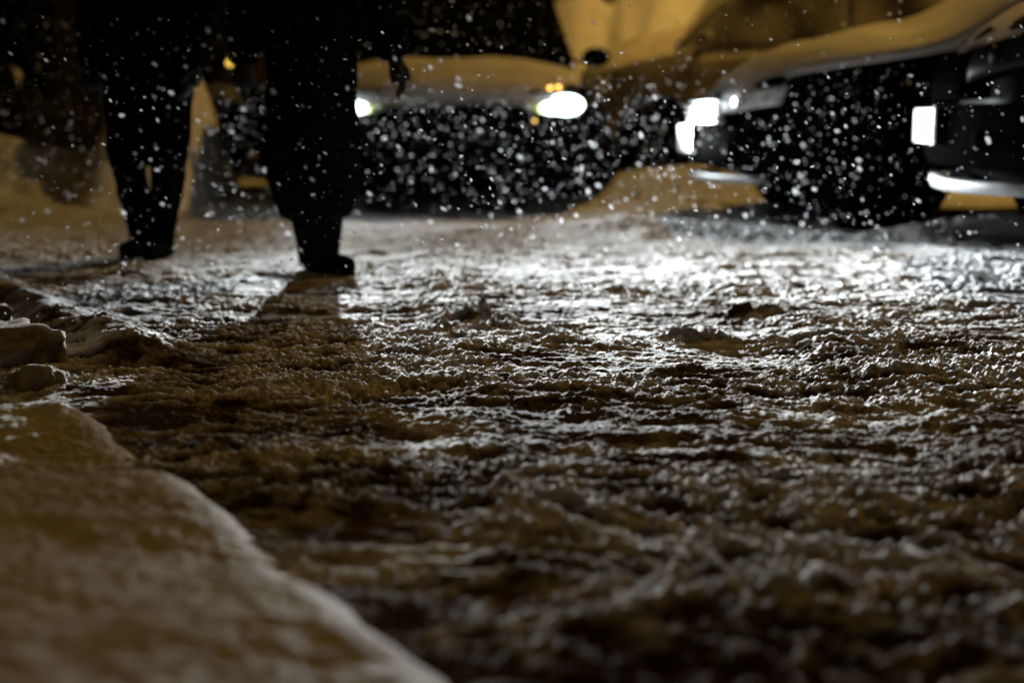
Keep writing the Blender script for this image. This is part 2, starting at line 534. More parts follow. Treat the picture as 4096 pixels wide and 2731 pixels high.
def make_car(name, label, cat, loc, rz, paint='paint', zs=1.0, ln=1.0, wd=1.0, snow='all', lamps='off', plate=True, snow_th=0.085,
             group=None, boxy=False, chrome=True, cover='snow', cab=0.0, lip=None, plate_hw=.26, lens='lens', side_glass='glass'):
    root = thing(name, label, cat, loc, rz, group)
    Zs = lambda z: z * zs
    st = [(-2.27, .60, .42, .74, .84), (-2.18, .76, .34, .84, .95), (-2.0, .83, .27, .88, .985), (-1.5, .875, .22, .90, 1.0), (-.6, .885, .20, .89, .985),
          (.3, .885, .20, .88, .975), (.95, .88, .20, .87, .965), (1.5, .865, .21, .82, .905), (1.88, .82, .22, .765, .84),
          (2.05, .74, .24, .72, .775), (2.14, .60, .28, .67, .72), (2.17, .42, .33, .60, .66)]
    st = [(x * ln, a * wd, Zs(b), Zs(c), Zs(d)) for x, a, b, c, d in st]
    subsurf(loft(st).build('body', paint, root), 2)

    # cabin
    if boxy:
        prof = [(-2.15, .98, .80), (-2.0, 1.42, .70), (-.8, 1.50, .68), (.45, 1.48, .68), (1.25, .95, .80)]
    else:
        prof = [(-1.95, .97, .78), (-1.25, 1.36, .64), (-.55, 1.44, .62), (.05, 1.42, .62), (.98, .955, .79)]
    prof = [(x, z + cab * (z > 1.2), h) for x, z, h in prof]
    belt = .93
    m = MB()
    for (x, z, hw) in prof:
        zz = max(z, .96)
        m.v += [(x * ln, -.80 * wd, Zs(belt)), (x * ln, -hw * wd, Zs(zz) - .03), (x * ln, -hw * .8 * wd, Zs(zz)), (x * ln, 0, Zs(zz) + .015),
                (x * ln, hw * .8 * wd, Zs(zz)), (x * ln, hw * wd, Zs(zz) - .03), (x * ln, .80 * wd, Zs(belt))]
    for i in range(len(prof) - 1):
        for j in range(6):
            a = i * 7 + j
            m.f.append((a, a + 1, a + 8, a + 7))
    m.f.append(tuple(range(6, -1, -1))); m.f.append(tuple((len(prof) - 1) * 7 + j for j in range(7)))
    m.build('roof', paint, root, smooth=False)

    def panel(pts, nrm, th=.012, mat='glass', nm='window'):
        nrm = Vector(nrm).normalized()
        P = [Vector(p) for p in pts]
        vs = [p + nrm * th for p in P] + [p - nrm * .01 for p in P]
        k = len(P)
        f = [tuple(range(k)), tuple(range(2 * k - 1, k - 1, -1))] + [(i, i + k, (i + 1) % k + k, (i + 1) % k) for i in range(k)]
        return mk(nm, vs, f, mat, root, False)
    # windscreen / rear window
    (xa, za, wa), (xb, zb_, wb) = prof[-2], prof[-1]
    lerp = lambda a, b, t: a + (b - a) * t
    def slope(t, s, pa, pb):
        return (lerp(pa[0], pb[0], t) * ln, s * lerp(pa[2] * .93, pb[2] * .93, t) * wd, Zs(lerp(pa[1], pb[1], t)))
    nf = (Zs(za - zb_), 0, (xb - xa) * ln)
    panel([slope(.06, -1, prof[-2], prof[-1]), slope(.97, -1, prof[-2], prof[-1]), slope(.97, 1, prof[-2], prof[-1]), slope(.06, 1, prof[-2], prof[-1])], nf, .022, nm='windscreen')
    nr = (-Zs(prof[1][1] - prof[0][1]), 0, (prof[1][0] - prof[0][0]) * ln)
    panel([slope(.1, -1, prof[0], prof[1]), slope(.93, -1, prof[0], prof[1]), slope(.93, 1, prof[0], prof[1]), slope(.1, 1, prof[0], prof[1])], nr, .022, nm='rear_window')
    # side windows: front and rear each side
    topz = prof[2][1] - .06
    for sd in (-1, 1):
        def sp(x, z):
            t = (z - belt) / (topz + .06 - belt)
            return (x * ln, sd * lerp(.80, .645 if not boxy else .70, t) * wd, Zs(z))
        fx = prof[-1][0]
        fr = [sp(-.42, 1.0), sp(fx - .20, 1.0), sp(prof[-2][0] + .12, topz - .03), sp(-.42, topz)]
        rr = [sp(prof[0][0] + .28, 1.0), sp(-.52, 1.0), sp(-.52, topz), sp(prof[1][0] + .10, topz - .05)]
        nn = (0, sd, .25)
        if sd < 0: fr = fr; rr = rr
        else: fr = fr[::-1]; rr = rr[::-1]
        panel(fr, nn, .02, side_glass, 'side_window'); panel(rr, nn, .02, side_glass, 'side_window')
        # mirror
        mm = MB(); mm.ell((prof[-1][0] * ln - .28, sd * .96 * wd, Zs(1.02)), (.06, .11, .075), 14, 8)
        mm.box(prof[-1][0] * ln - .30, prof[-1][0] * ln - .26, min(sd * .78 * wd, sd * .92 * wd), max(sd * .78 * wd, sd * .92 * wd), Zs(.985), Zs(1.005))
        mm.build('mirror', paint, root)
        # door handle + door seam
        hb = MB(); hb.box(-.30 * ln, -.12 * ln, sd * .885 * wd - .012, sd * .885 * wd + .014, Zs(.80), Zs(.825), .008)
        hb.build('door_handle', 'plastic' if not chrome else 'satin', root); hb = MB()
        hb.box(-1.22 * ln, -1.04 * ln, sd * .882 * wd - .012, sd * .882 * wd + .014, Zs(.81), Zs(.835), .008)
        hb.build('door_handle', 'plastic' if not chrome else 'satin', root)

    # front fascia following the plan curve of the nose
    def N(y, z):
        return (2.295 * ln - .33 * (abs(y) / (.875 * wd)) ** 2.8 - max(0, z / zs - .60) * .35 - max(0, .36 - z / zs) * .35)

    def face(nm, y0, y1, zlo, zhi, mat, off=.0, th=.03, ny=14, nz=4, par=None, skew=0.0, top=0.0):
        mb = MB()
        for lay in (0, 1):
            for i in range(ny + 1):
                for j in range(nz + 1):
                    y = lerp(y0, y1, i / ny) * wd
                    t = j / nz
                    z = Zs(lerp(zlo + skew * (i / ny), zhi + (skew + top) * (i / ny), t))
                    rnd = .006 * (abs(2 * t - 1) ** 3) + .006 * (abs(2 * i / ny - 1) ** 5)
                    x = N(y, z) + off - (th if lay else 0) - (rnd if not lay else 0)
                    mb.v.append((x, y, z))
        k = (ny + 1) * (nz + 1)
        for i in range(ny):
            for j in range(nz):
                a = i * (nz + 1) + j
                mb.f.append((a, a + nz + 1, a + nz + 2, a + 1))
                mb.f.append((k + a, k + a + 1, k + a + nz + 2, k + a + nz + 1))
        for i in range(ny):
            a, b = i * (nz + 1), (i + 1) * (nz + 1)
            mb.f.append((a, a + k, b + k, b)); a += nz; b += nz
            mb.f.append((a, b, b + k, a + k))
        for j in range(nz):
            a = j; mb.f.append((a, a + 1, a + 1 + k, a + k))
            a = ny * (nz + 1) + j; mb.f.append((a, a + k, a + k + 1, a + 1))
        return mb.build(nm, mat, par or root)

    face('bumper', -.83, .83, .30, .50, 'plastic', .045, .10, 30, 6)
    face('bumper_lip', -.76, .76, .215 if lamps == 'off' else .11, .255, lip or ('satin' if chrome else 'plastic'), .05, .07, 26, 3)
    GW = .56 if chrome else .42
    g = face('grille', -GW, GW, .515, .665, 'plastic', .015, .04, 16, 5)
    for k in range(4):
        z = .53 + k * .036
        face('grille_bar', -GW + .02, GW - .02, z, z + (.017 if chrome else .010), 'chrome' if chrome else 'plastic', .028, .02, 14, 2, par=g)
    if plate:
        mb = MB(); x = N(0, Zs(.44)) + .055
        mb.box(x, x + .012, -plate_hw * wd, plate_hw * wd, Zs(.37), Zs(.37) + .155, .004)
        pl = mb.build('number_plate', 'plate', root, smooth=False)
        for k in range(7):
            yy = (-.21 + k * .066) * wd * plate_hw / .26
            mb = MB(); mb.box(x + .0125, x + .0150, yy, yy + .030, Zs(.37) + .040, Zs(.37) + .115)
            mb.build('plate_character', 'plate_mark', pl, smooth=False)      # as unreadable as in the photograph
    lamp_xyz = []
    for sd in (-1, 1):
        if lamps == 'on':
            a, b = .47 * sd, .80 * sd
            hb = MB(); hb.ell((N(.64 * wd, Zs(.67)) - .015, sd * .662 * wd, Zs(.672)), (.055, .115 * wd, .066 * zs), 26, 16, Matrix.Rotation(R(-19 * sd), 3, 'Z'))
            hb.ell((N(.52 * wd, Zs(.65)) - .015, sd * .58 * wd, Zs(.652)), (.05, .075 * wd, .040 * zs), 22, 14, Matrix.Rotation(R(-12 * sd), 3, 'Z'))
            hl = remesh(hb.build('headlight', 'head', root), .008, 2)
            face('lens_fringe', .50 * sd, .52 * sd, .625, .665, 'head_fringe', .02, .03, 4, 3, par=hl)  # yellow-green colour fringe of the headlamp, added as a glowing strip
            # dark brow of the lamp housing that cuts the beam off at the top
            brow = MB()
            ya, yb = min(.43 * sd, .83 * sd) * wd, max(.43 * sd, .83 * sd) * wd
            xx = N(.62 * wd, Zs(.66))
            brow.box(xx - .12, xx + .04, ya, yb, Zs(.742), Zs(.757), .006)
            brow.build('lamp_brow', 'plastic', hl)
            for q in (range(2) if sd > 0 else ()):
                e = MB(); e.ell((N(.6 * wd, Zs(.70)) + .13, sd * (.56 + .05 * q) * wd, Zs(.772 + .006 * q)), (.012, .014, .014), 12, 8)
                e.build('indicator', 'amber', hl)
            if sd > 0:
                e = MB(); e.ell((N(.47 * wd, Zs(.56)) + .05, sd * .47 * wd, Zs(.575)), (.010, .012, .012), 12, 8)
                e.build('side_marker', 'amber_dim', hl)
            lamp_xyz.append((N(.60 * wd, Zs(.64)) + .06, sd * .64 * wd, Zs(.665), hl))
        else:
            hl = face('headlight', .46 * sd, .84 * sd, .57, .675, lens, .012, .04, 14, 5, skew=.055, top=-.01)
            e = MB(); e.ell((N(.62 * wd, Zs(.64)) + .012, sd * .62 * wd, Zs(.645)), (.02, .055, .042), 16, 10)
            e.build('lamp_bulb', 'chrome' if lens == 'lens' else lens, hl)
        fg = MB(); fg.ell((N(.62 * wd, Zs(.38)) + .05, sd * .62 * wd, Zs(.385)), (.02, .06, .04), 16, 10)
        fg.build('fog_lamp', 'plastic', root)
        # rear lamps
        tl = MB(); tl.box(-2.235 * ln, -2.14 * ln, min(.52 * sd, .78 * sd) * wd, max(.52 * sd, .78 * sd) * wd, Zs(.72), Zs(.86), .02)
        tl.build('tail_light', 'tail', root)
        for x in (-1.38, 1.40):
            r = .32 * (1 + .4 * (zs - 1))
            ar = MB(); n = 30
            y0 = sd * .868 * wd; y1 = sd * .893 * wd
            ar.tube([(x * ln, y0 - .12 * sd, r), (x * ln, y1, r)], [r + .065, r + .065], 40)
            ar.build('wheel_arch', 'plastic', root)
            wheel_parts(root, x * ln, sd * (.80 * wd), r, sd).scale = (1, 1, 1)
            bpy.data.objects[-1] if False else None

    # snow lying on the bonnet, screen and roof
    def snow_part(line, th, seed):
        nx = 64; ny = 28
        xs = np.array([p[0] for p in line]); zz = np.array([p[1] for p in line]); ww = np.array([p[2] for p in line])
        tt = np.linspace(0, 1, nx)
        cum = np.concatenate([[0], np.cumsum(np.hypot(np.diff(xs), np.diff(zz)))]); cum /= cum[-1]
        px = np.interp(tt, cum, xs); pz = np.interp(tt, cum, zz); pw = np.interp(tt, cum, ww)
        k = np.array([.06, .24, .38, .24, .08])
        for _ in range(2):
            for arr in (px, pz, pw):
                e = np.pad(arr, 2, mode='edge'); e[:2] = 2 * arr[0] - arr[[2, 1]]; e[-2:] = 2 * arr[-1] - arr[[-2, -3]]
                arr[:] = sum(k[q] * e[q:q + nx] for q in range(5)) / k.sum()
        S = np.linspace(-1, 1, ny)
        Tt, Sg = np.meshgrid(tt, S, indexing='ij')
        prof_ = (1 - np.abs(Sg) ** 2.4) ** .85
        endf = (1 - np.abs(2 * Tt - 1) ** 10) ** .6
        Xs = px[:, None] * ln + 0 * Sg
        Ys = (pw[:, None] * wd) * Sg
        top = th * prof_ * endf * (1 + .35 * noise(Xs * 1.6 + seed, Ys * 1.9, seed) + .12 * noise(Xs * 5, Ys * 5, seed + 1))
        Zt = pz[:, None] * zs + top - .035 * np.abs(Sg) ** 4 - .012
        Zb = pz[:, None] * zs - .05 - .045 * np.abs(Sg) ** 4 + 0 * top
        vt = np.stack([Xs, Ys, Zt], -1).reshape(-1, 3); vb = np.stack([Xs, Ys * .98, Zb], -1).reshape(-1, 3)
        f = []
        n = nx * ny
        for i in range(nx - 1):
            for j in range(ny - 1):
                a = i * ny + j
                f.append((a, a + ny, a + ny + 1, a + 1)); f.append((n + a, n + a + 1, n + a + ny + 1, n + a + ny))
        for i in range(nx - 1):
            a = i * ny; b = a + ny
            f.append((a, a + n, b + n, b)); a += ny - 1; b += ny - 1
            f.append((a, b, b + n, a + n))
        for j in range(ny - 1):
            f.append((j, j + 1, j + 1 + n, j + n)); a = (nx - 1) * ny + j
            f.append((a, a + n, a + n + 1, a + 1))
        mk('snow_cover', np.concatenate([vt, vb]).tolist(), f, cover, root)
    r0, r1, r2, r3, r4 = prof
    if snow == 'all':
        snow_part([(2.16, .715, .60), (2.02, .785, .72), (1.8, .85, .79), (1.4, .915, .83), (1.05, .965, .82), (r3[0] + .05, r3[1] + .02, .66), (r2[0], r2[1] + .02, .66),
                   (r1[0], r1[1] + .02, .66), (r0[0] + .05, 1.0, .74), (-2.1, .97, .72)], snow_th, 3 + int(loc[1] * 10) % 50)
    elif snow == 'hood_roof':
        snow_part([(2.19, .70, .56), (2.05, .775, .68), (1.8, .85, .77), (1.4, .915, .81), (1.05, .965, .78)], snow_th, 9)
        snow_part([(r3[0] - .05, r3[1] + .01, .60), (r2[0], r2[1] + .01, .62), (r1[0] + .05, r1[1] + .01, .62)], snow_th, 17)
        snow_part([(r0[0] + .0, .99, .7), (-2.1, .965, .7)], .04, 27)
    elif snow == 'roof':
        snow_part([(r3[0] - .05, r3[1] + .01, .60), (r2[0], r2[1] + .01, .62), (r1[0] + .05, r1[1] + .01, .62)], snow_th, 17)
    return root, lamp_xyz


M['tail'] = hexmat('tail_red', (0.25, 0.01, 0.01), 0.2)
M['plate_mark'] = hexmat('plate_marking', (0.50, 0.51, 0.53), 0.5)

carA, lampsA = make_car('parked_car', "dark car facing the camera with its headlights switched on and snow on its bonnet", "car",
                        (-0.45, 9.25 + 2.29, 0.0), R(-88), wd=1.10, cab=.13, paint='paint', snow='hood_roof', lamps='on', plate=False, zs=1.05,
                        chrome=False, snow_th=.075, cover='snow')
bpy.context.view_layer.update()
for (lx, ly, lz, hl) in lampsA:
    ld = bpy.data.lights.new("headlight_beam", 'SPOT')
    ld.energy = HEAD_W
    ld.color = (0.90, 0.97, 1.0)
    ld.spot_size = R(168)
    ld.spot_blend = 0.75
    ld.shadow_soft_size = 0.022
    ld.use_nodes = True
    ln_, ll_ = ld.node_tree.nodes, ld.node_tree.links
    em = ln_["Emission"]
    tcn = ln_.new("ShaderNodeTexCoord"); sx = ln_.new("ShaderNodeSeparateXYZ")
    ll_.new(tcn.outputs["Normal"], sx.inputs[0])

    def mth(op, a, b=None, c=None):
        q = ln_.new("ShaderNodeMath"); q.operation = op
        for i_, v_ in enumerate((a, b, c)):
            if v_ is None: continue
            if isinstance(v_, (int, float)): q.inputs[i_].default_value = v_
            else: ll_.new(v_, q.inputs[i_])
        return q.outputs[0]

    def mrange(v_, a, b, c, d):
        q = ln_.new("ShaderNodeMapRange"); q.interpolation_type = 'SMOOTHSTEP'
        ll_.new(v_, q.inputs[0])
        for i_, k_ in enumerate((a, b, c, d)): q.inputs[i_ + 1].default_value = k_
        return q.outputs[0]
    up = mth('MULTIPLY', sx.outputs[0], UPS)
    fw = mth('ABSOLUTE', sx.outputs[2])
    prof_ = mth('DIVIDE', 0.028, mth('ADD', mth('MULTIPLY', up, up), 0.028))     # strongest just below the cut-off line
    cut = mth('MULTIPLY', mrange(up, -0.15, -0.075, 1.0, 0.17), mrange(up, -0.03, 0.05, 1.0, 0.003))
    # left-hand-traffic dip: the beam reaches farther to the car's own left
    lat = mth('MULTIPLY', mrange(fw, 0.45, 0.97, 0.06, 1.0), mrange(mth('MULTIPLY', sx.outputs[1], LATS), -0.22, 0.03, 0.09, 1.0))
    prof_ = mth('MULTIPLY', prof_, mrange(up, -0.28, -0.10, 0.10, 1.0))
    ll_.new(mth('MULTIPLY', mth('MULTIPLY', prof_, cut), lat), em.inputs["Strength"])
    lo = bpy.data.objects.new("headlight_beam", ld)
    sc.collection.objects.link(lo)
    lo.parent = hl
    lo.location = (lx, ly, lz)
    # spot looks along local -Z -> aim along car +X, slightly down
    lo.rotation_euler = (0, R(-90), 0)

carB, _ = make_car('parked_car', "black car parked sideways, its nose lit white right beside the car with headlights on", "car",
                   (1.11 + 2.29, 8.75, 0.03), R(180 + 2), paint='paint', snow='all', zs=1.06, snow_th=.14, wd=.98)
carC, _ = make_car('parked_car', "black off-road car cut off by the right picture edge, square white plate on its nose", "car",
                   (1.92 + 2.29, 6.2, 0.02), R(180 - 9), paint='paint', snow='all', zs=1.32, snow_th=.08, wd=.97, boxy=True, chrome=False, lip='satin', lens='lens_dark', plate_hw=.36)
carD, _ = make_car('parked_car', "tall car wholly coated in snow behind the black car with the lit nose", "car",
                   (0.55 + 2.29, 15.2, 0.05), R(180 + 2), side_glass='glass_dust', paint='paint_tan', cover='bank', snow='all', zs=1.32, snow_th=.20, boxy=True, chrome=False)
carE, _ = make_car('parked_van', "dark van between the two walking people, small amber marker lamp on its front", "van",
                   (-2.18, 14.2 + 2.29, 0.03), R(-90), paint='paint_brown', snow='roof', zs=1.30, boxy=True, plate=False, chrome=False, cab=.25)
e = MB(); e.ell((2.12, -.62, 1.13), (.03, .03, .03), 12, 8)
e.build('marker_lamp', 'amber_dim', carE)
carG, _ = make_car('parked_van', "dark van at the far left picture edge with a dim orange lamp", "van",
                   (-6.5, 12.2, 0.05), R(-8), paint='paint', snow='roof', zs=1.45, boxy=True, plate=False, chrome=False)
e = MB(); e.box(2.18, 2.30, -.83, -.62, 1.02, 1.24, .02)
e.build('orange_lamp', 'red_dim', carG)

# ------------------------------------------------------------------ snow heap behind the left person
def build_heap():
    x = np.linspace(-6.5, -1.3, 260); y = np.linspace(8.6, 13.2, 200)
    Y, X = np.meshgrid(y, x, indexing='ij')
    h = 1.04 * np.exp(-(np.abs((X + 2.60) / .32) ** 6) - (np.abs((Y - 11.0) / 1.0) ** 2))
    h += 0.47 * np.exp(-(np.abs((X + 4.4) / 1.9) ** 4) - ((Y - 10.3) / 0.75) ** 2) * (1 + .12 * (X + 4.0))
    h += (0.05 * noise(X * 2, Y * 2, 70) + .03 * noise(X * 5, Y * 5, 71) + .012 * noise(X * 13, Y * 13, 72)) * sstep(0.02, .3, h)
    e = np.minimum(np.minimum(X - x[0], x[-1] - X), np.minimum(Y - y[0], y[-1] - Y))
    Z = h * sstep(0, .4, e) - .09 + .11 * sstep(0.2, 1.0, e) * sstep(-3, -4, X) - .0
    o = grid_mesh("snow_heap", np.stack([X, Y, Z], -1), 'snow')
    tag(o, "tall ploughed heap of snow behind the left walking person", "snow heap")


build_heap()


def build_far_heap():
    x = np.linspace(-1.6, 6.0, 240); y = np.linspace(17.0, 20.4, 140)
    Y, X = np.meshgrid(y, x, indexing='ij')
    h = 2.3 * np.exp(-(np.abs((X - 2.3) / 2.6) ** 4) - ((Y - 19.0) / 0.95) ** 2)
    h *= 1 + .30 * noise(X * .8, Y * .8, 80) + .16 * noise(X * 1.9, Y * 1.9, 81)
    h += (.05 * noise(X * 5, Y * 5, 82)) * sstep(.02, .3, h)
    o = grid_mesh("snow_heap", np.stack([X, Y, h - .06], -1), 'snow')
    tag(o, "far lumpy snow heap behind the tall snow coated car", "snow heap")


build_far_heap()

# ------------------------------------------------------------------ people
def hand(m, wrist, d, palm_n, thumb_dir, sc_=1.0):
    """relaxed curled hand: wrist point, direction of fingers d, palm normal"""
    d = Vector(d).normalized(); pn = Vector(palm_n).normalized(); t = Vector(thumb_dir).normalized()
    w0 = Vector(wrist)
    m.tube([w0 - d * .03, w0 + d * .02, w0 + d * .055, w0 + d * .09], [(.026, .020), (.030, .018), (.040, .016), (.041, .014)], 14)
    for a in (-.028, -.010, .010, .028):
        m.ell(w0 + d * .085 + t * a, (.012, .012, .012), 10, 8)
    for a, L in ((.029, .072), (.010, .082), (-.010, .076), (-.028, .060)):
        b0 = w0 + d * .085 + t * a
        p1 = b0 + d * L * .45 + pn * L * .08
        p2 = p1 + (d * .85 + pn * .5) * L * .32
        p3 = p2 + (d * .55 + pn * .8) * L * .26
        m.tube([b0, p1, p2, p3], [.0098, .0095, .0088, .0078], 10)
    b0 = w0 + d * .03 + t * .032
    p1 = b0 + (t * .7 + d * .7) * .035 + pn * .006
    p2 = p1 + (d * .9 + t * .25 + pn * .35) * .032
    m.tube([b0 - t * .012, b0, p1, p2], [.013, .0125, .0108, .0090], 10)


def make_person(loc, rz, label, pose, hem, H=1.0):
    root = thing('person', label, 'person', loc, rz, 'people walking across the snowy road')
    V = Vector
    P = pose
    b = MB()
    # head with face (facing local -Y)
    hc = V((0, -.02, 1.585)) * H
    b.ell(hc + V((0, .012, .02)), (.075, .095, .105), 24, 16)
    b.ell(hc + V((0, -.02, -.055)), (.058, .070, .075), 20, 12)
    b.tube([hc + V((0, -.088, .022)), hc + V((0, -.108, -.018)), hc + V((0, -.098, -.030))], [.010, .016, .013], 12)
    for s in (-1, 1):
        b.ell(hc + V((.033 * s, -.080, .040)), (.022, .012, .007), 12, 8)        # brow
        b.ell(hc + V((.036 * s, -.074, -.012)), (.022, .016, .016), 12, 8)       # cheek
        b.ell(hc + V((.078 * s, .010, .0)), (.010, .022, .032), 12, 8)           # ear
    b.ell(hc + V((0, -.084, -.060)), (.026, .010, .006), 12, 8)
    b.ell(hc + V((0, -.083, -.071)), (.022, .010, .006), 12, 8)
    b.ell(hc + V((0, -.078, -.105)), (.022, .016, .016), 12, 8)
    b.tube([V((0, .01, 1.38)) * H, V((0, 0, 1.46)) * H, V((0, -.005, 1.55)) * H], [.075, .056, .056], 18)
    b.tube([V((0, 0, .88)) * H, V((0, 0, .98)) * H, V((0, 0, 1.10)) * H, V((0, .0, 1.26)) * H, V((0, .005, 1.38)) * H],
           [(.150, .105), (.155, .11), (.13, .095), (.165, .115), (.13, .085)], 24)
    for s, key in ((-1, 'la'), (1, 'ra')):
        sh, el, wr = [V(q) * H for q in P[key]]
        b.tube([V((s * .08, 0, 1.385)) * H, sh], [.06, .058], 14)
        b.tube([sh, (sh + el) / 2, el, (el + wr) / 2, wr], [.055, .048, .040, .036, .027], 16)
        d = (wr - el).normalized()
        hand(b, wr, d, V((-s, 0, 0)), V((0, -1, 0)))
    for s, key in ((-1, 'll'), (1, 'rl')):
        hp, kn, an, toe = [V(q) * H for q in P[key]]
        b.tube([hp, (hp * .5 + kn * .5), kn, (kn * .6 + an * .4), an], [.085, .072, .052, .048, .029], 16)
        b.tube([an + V((0, 0, -.03)), an * .4 + toe * .6 + V((0, 0, -.018)), toe + V((0, 0, -.006))], [.030, .024, .015], 12)
    remesh(b.build('body', 'skin', root), .006, 3)
    for s in (-1, 1):
        e = MB(); e.ell(hc + V((.033 * s, -.078, .022)), (.013, .012, .011), 14, 10); e.build('eye', 'eye', root)
    # hair / hat
    h = MB()
    h.ell(hc + V((0, .026, .045)), (.088, .098, .098), 22, 14)
    h.ell(hc + V((0, .06, -.02)), (.078, .06, .09), 18, 12)
    remesh(h.build('hair', 'hair', root), .008, 3)
    # gloves over the hands
    for s, key in ((-1, 'la'), (1, 'ra')):
        sh, el, wr = [V(q) * H for q in P[key]]
        d = (wr - el).normalized()
        g = MB(); 
        hand(g, wr, d, V((-s, 0, 0)), V((0, -1, 0)))
        go = g.build('glove', 'glove', root)
        remesh(go, .005, 1)
        dm = go.modifiers.new("d", 'DISPLACE'); dm.strength = .004; dm.mid_level = 0
    # trousers
    t = MB()
    t.tube([V((0, 0, .86)) * H, V((0, 0, 1.0)) * H], [(.165, .12), (.16, .115)], 20)
    for s, key in ((-1, 'll'), (1, 'rl')):
        hp, kn, an, toe = [V(q) * H for q in P[key]]
        k = P.get('leg', 1.0)
        t.tube([hp, hp * .5 + kn * .5, kn, kn * .5 + an * .5, an + V((0, 0, -.02))], [.100 * k, .092 * k, .080 * k, .070 * k, .054 * k], 18)
    to = remesh(t.build('trousers', 'trouser', root), .008, 4)
    tx2 = bpy.data.textures.get('trouser_creases') or bpy.data.textures.new('trouser_creases', 'CLOUDS')
    tx2.noise_scale = .07
    dm = to.modifiers.new("d", 'DISPLACE'); dm.texture = tx2; dm.strength = .022
    # boots
    for s, key in ((-1, 'll'), (1, 'rl')):
        hp, kn, an, toe = [V(q) * H for q in P[key]]
        q = MB()
        dn = (toe - an); fw = V((dn.x, dn.y, 0)).normalized()
        heel = V((an.x, an.y, toe.z)) - fw * .06
        q.tube([an + (kn - an) * .42, an + (kn - an) * .2, an + V((0, 0, .01)), V((an.x, an.y, toe.z + .01))], [.066, .060, .054, .050], 16)
        q.tube([heel, V((an.x, an.y, toe.z + .005)) + fw * .04, V((an.x, an.y, toe.z)) + fw * .12, toe + fw * .02], [(.040, .038), (.044, .046), (.048, .036), (.038, .026)], 16)
        bo = q.build('boot', 'boot', root); remesh(bo, .006, 3)
        so = MB()
        so.tube([heel + V((0, 0, -.032)), V((an.x, an.y, toe.z - .030)) + fw * .05, V((an.x, an.y, toe.z - .030)) + fw * .12, toe + fw * .025 + V((0, 0, -.024))],
                [(.038, .012), (.036, .012), (.048, .012), (.036, .012)], 14)
        so.build('sole', 'tyre', bo)
    # coat
    c = MB()
    rings = [(hem, P['hemw'], P['hemd'])] + P['coat']
    c.tube([V((P.get('sway', 0) * (1.0 - z), P.get('swayy', 0) * (1.0 - z), z)) * H for z, _, _ in rings], [(a, d_) for _, a, d_ in rings], 36, caps=True)
    for s, key in ((-1, 'la'), (1, 'ra')):
        sh, el, wr = [V(q) * H for q in P[key]]
        c.tube([V((s * .07, 0, 1.40)) * H, sh, (sh + el) / 2, el, (el + wr) / 2, wr - (wr - el) * .04], [.085, .082, .075, .068, .062, .056], 18)
    c.tube([V((0, 0, 1.40)) * H, V((0, 0, 1.47)) * H], [(.10, .085), (.075, .075)], 20)
    co = remesh(c.build('coat', P['cmat'], root), .010, 5)
    tx = bpy.data.textures.get('cloth_folds') or bpy.data.textures.new('cloth_folds', 'CLOUDS')
    tx.noise_scale = .14
    dm = co.modifiers.new("d", 'DISPLACE'); dm.texture = tx; dm.strength = .03
    return root


coatR = [(.36, .190, .15), (.55, .188, .15), (.75, .180, .145), (.95, .180, .14), (1.10, .172, .13), (1.28, .205, .14), (1.40, .165, .11)]
poseR = dict(la=[(-.19, .0, 1.38), (-.25, .04, 1.08), (-.27, -.02, .84)], ra=[(.19, 0, 1.38), (.27, .03, 1.10), (.33, -.05, .86)],
             ll=[(-.085, 0, .90), (-.06, -.02, .49), (-.02, .05, .11), (0.0, -.10, .055)], rl=[(.085, 0, .90), (.06, -.06, .49), (.035, -.10, .10), (.11, -.22, .050)],
             hemw=.140, hemd=.12, coat=coatR, cmat='coat', leg=.85)
xr, yr = -.80, 5.78
make_person((xr, yr, gz(xr, yr) - .015), R(12), "person in a long black coat and boots hiding one headlight, arms held out", poseR, .24)

coatL = [(.62, .190, .15), (.75, .20, .155), (.95, .205, .15), (1.10, .20, .15), (1.28, .225, .15), (1.40, .17, .11)]
poseL = dict(la=[(-.20, 0, 1.38), (-.27, .05, 1.10), (-.25, -.03, .86)], ra=[(.20, 0, 1.38), (.26, .05, 1.10), (.23, -.04, .86)],
             ll=[(-.085, 0, .90), (-.108, -.03, .49), (-.065, .04, .11), (-.09, -.11, .055)], rl=[(.085, 0, .90), (.108, -.04, .49), (.045, -.02, .11), (.04, -.17, .055)],
             hemw=.175, hemd=.15, coat=coatL, cmat='coat2', leg=1.0)
xl, yl = -1.60, 6.35
make_person((xl, yl, gz(xl, yl) - .015), R(-8), "person in a dark knee length coat, legs apart, left of the long black coat", poseL, .50)

# ------------------------------------------------------------------ street lamp that lights the place (stands beyond the right edge)
def street_lamp(label, x, y, side, power):
    sl = thing('street_lamp', label, 'street lamp', (x, y, 0), 0, 'sodium street lamps')
    m = MB(); m.tube([(0, 0, -.2), (0, 0, .9), (0, 0, 1.0), (0, 0, 6.2), (-.25 * side, -.2, 6.7), (-1.0 * side, -.8, 6.95)], [.10, .10, .07, .05, .045, .04], 18)
    m.build('pole', 'pole', sl)
    xa, xb = sorted((-1.35 * side, -.85 * side))
    m = MB(); m.box(xa, xb, -1.02, -.62, 6.92, 7.06, .04); hd = m.build('lamp_head', 'pole', sl)
    m = MB(); m.box(xa + .07, xb - .07, -.95, -.69, 6.885, 6.915, .01); m.build('diffuser', 'lampglow', hd)
    ld = bpy.data.lights.new("sodium_light", 'SPOT')
    ld.energy = power
    ld.color = (1.0, 0.57, 0.12)
    ld.spot_size = R(165); ld.spot_blend = .4
    ld.shadow_soft_size = 0.18
    lo = bpy.data.objects.new("sodium_light", ld)
    sc.collection.objects.link(lo)
    lo.parent = sl
    lo.location = (-1.1 * side, -.82, 6.80)


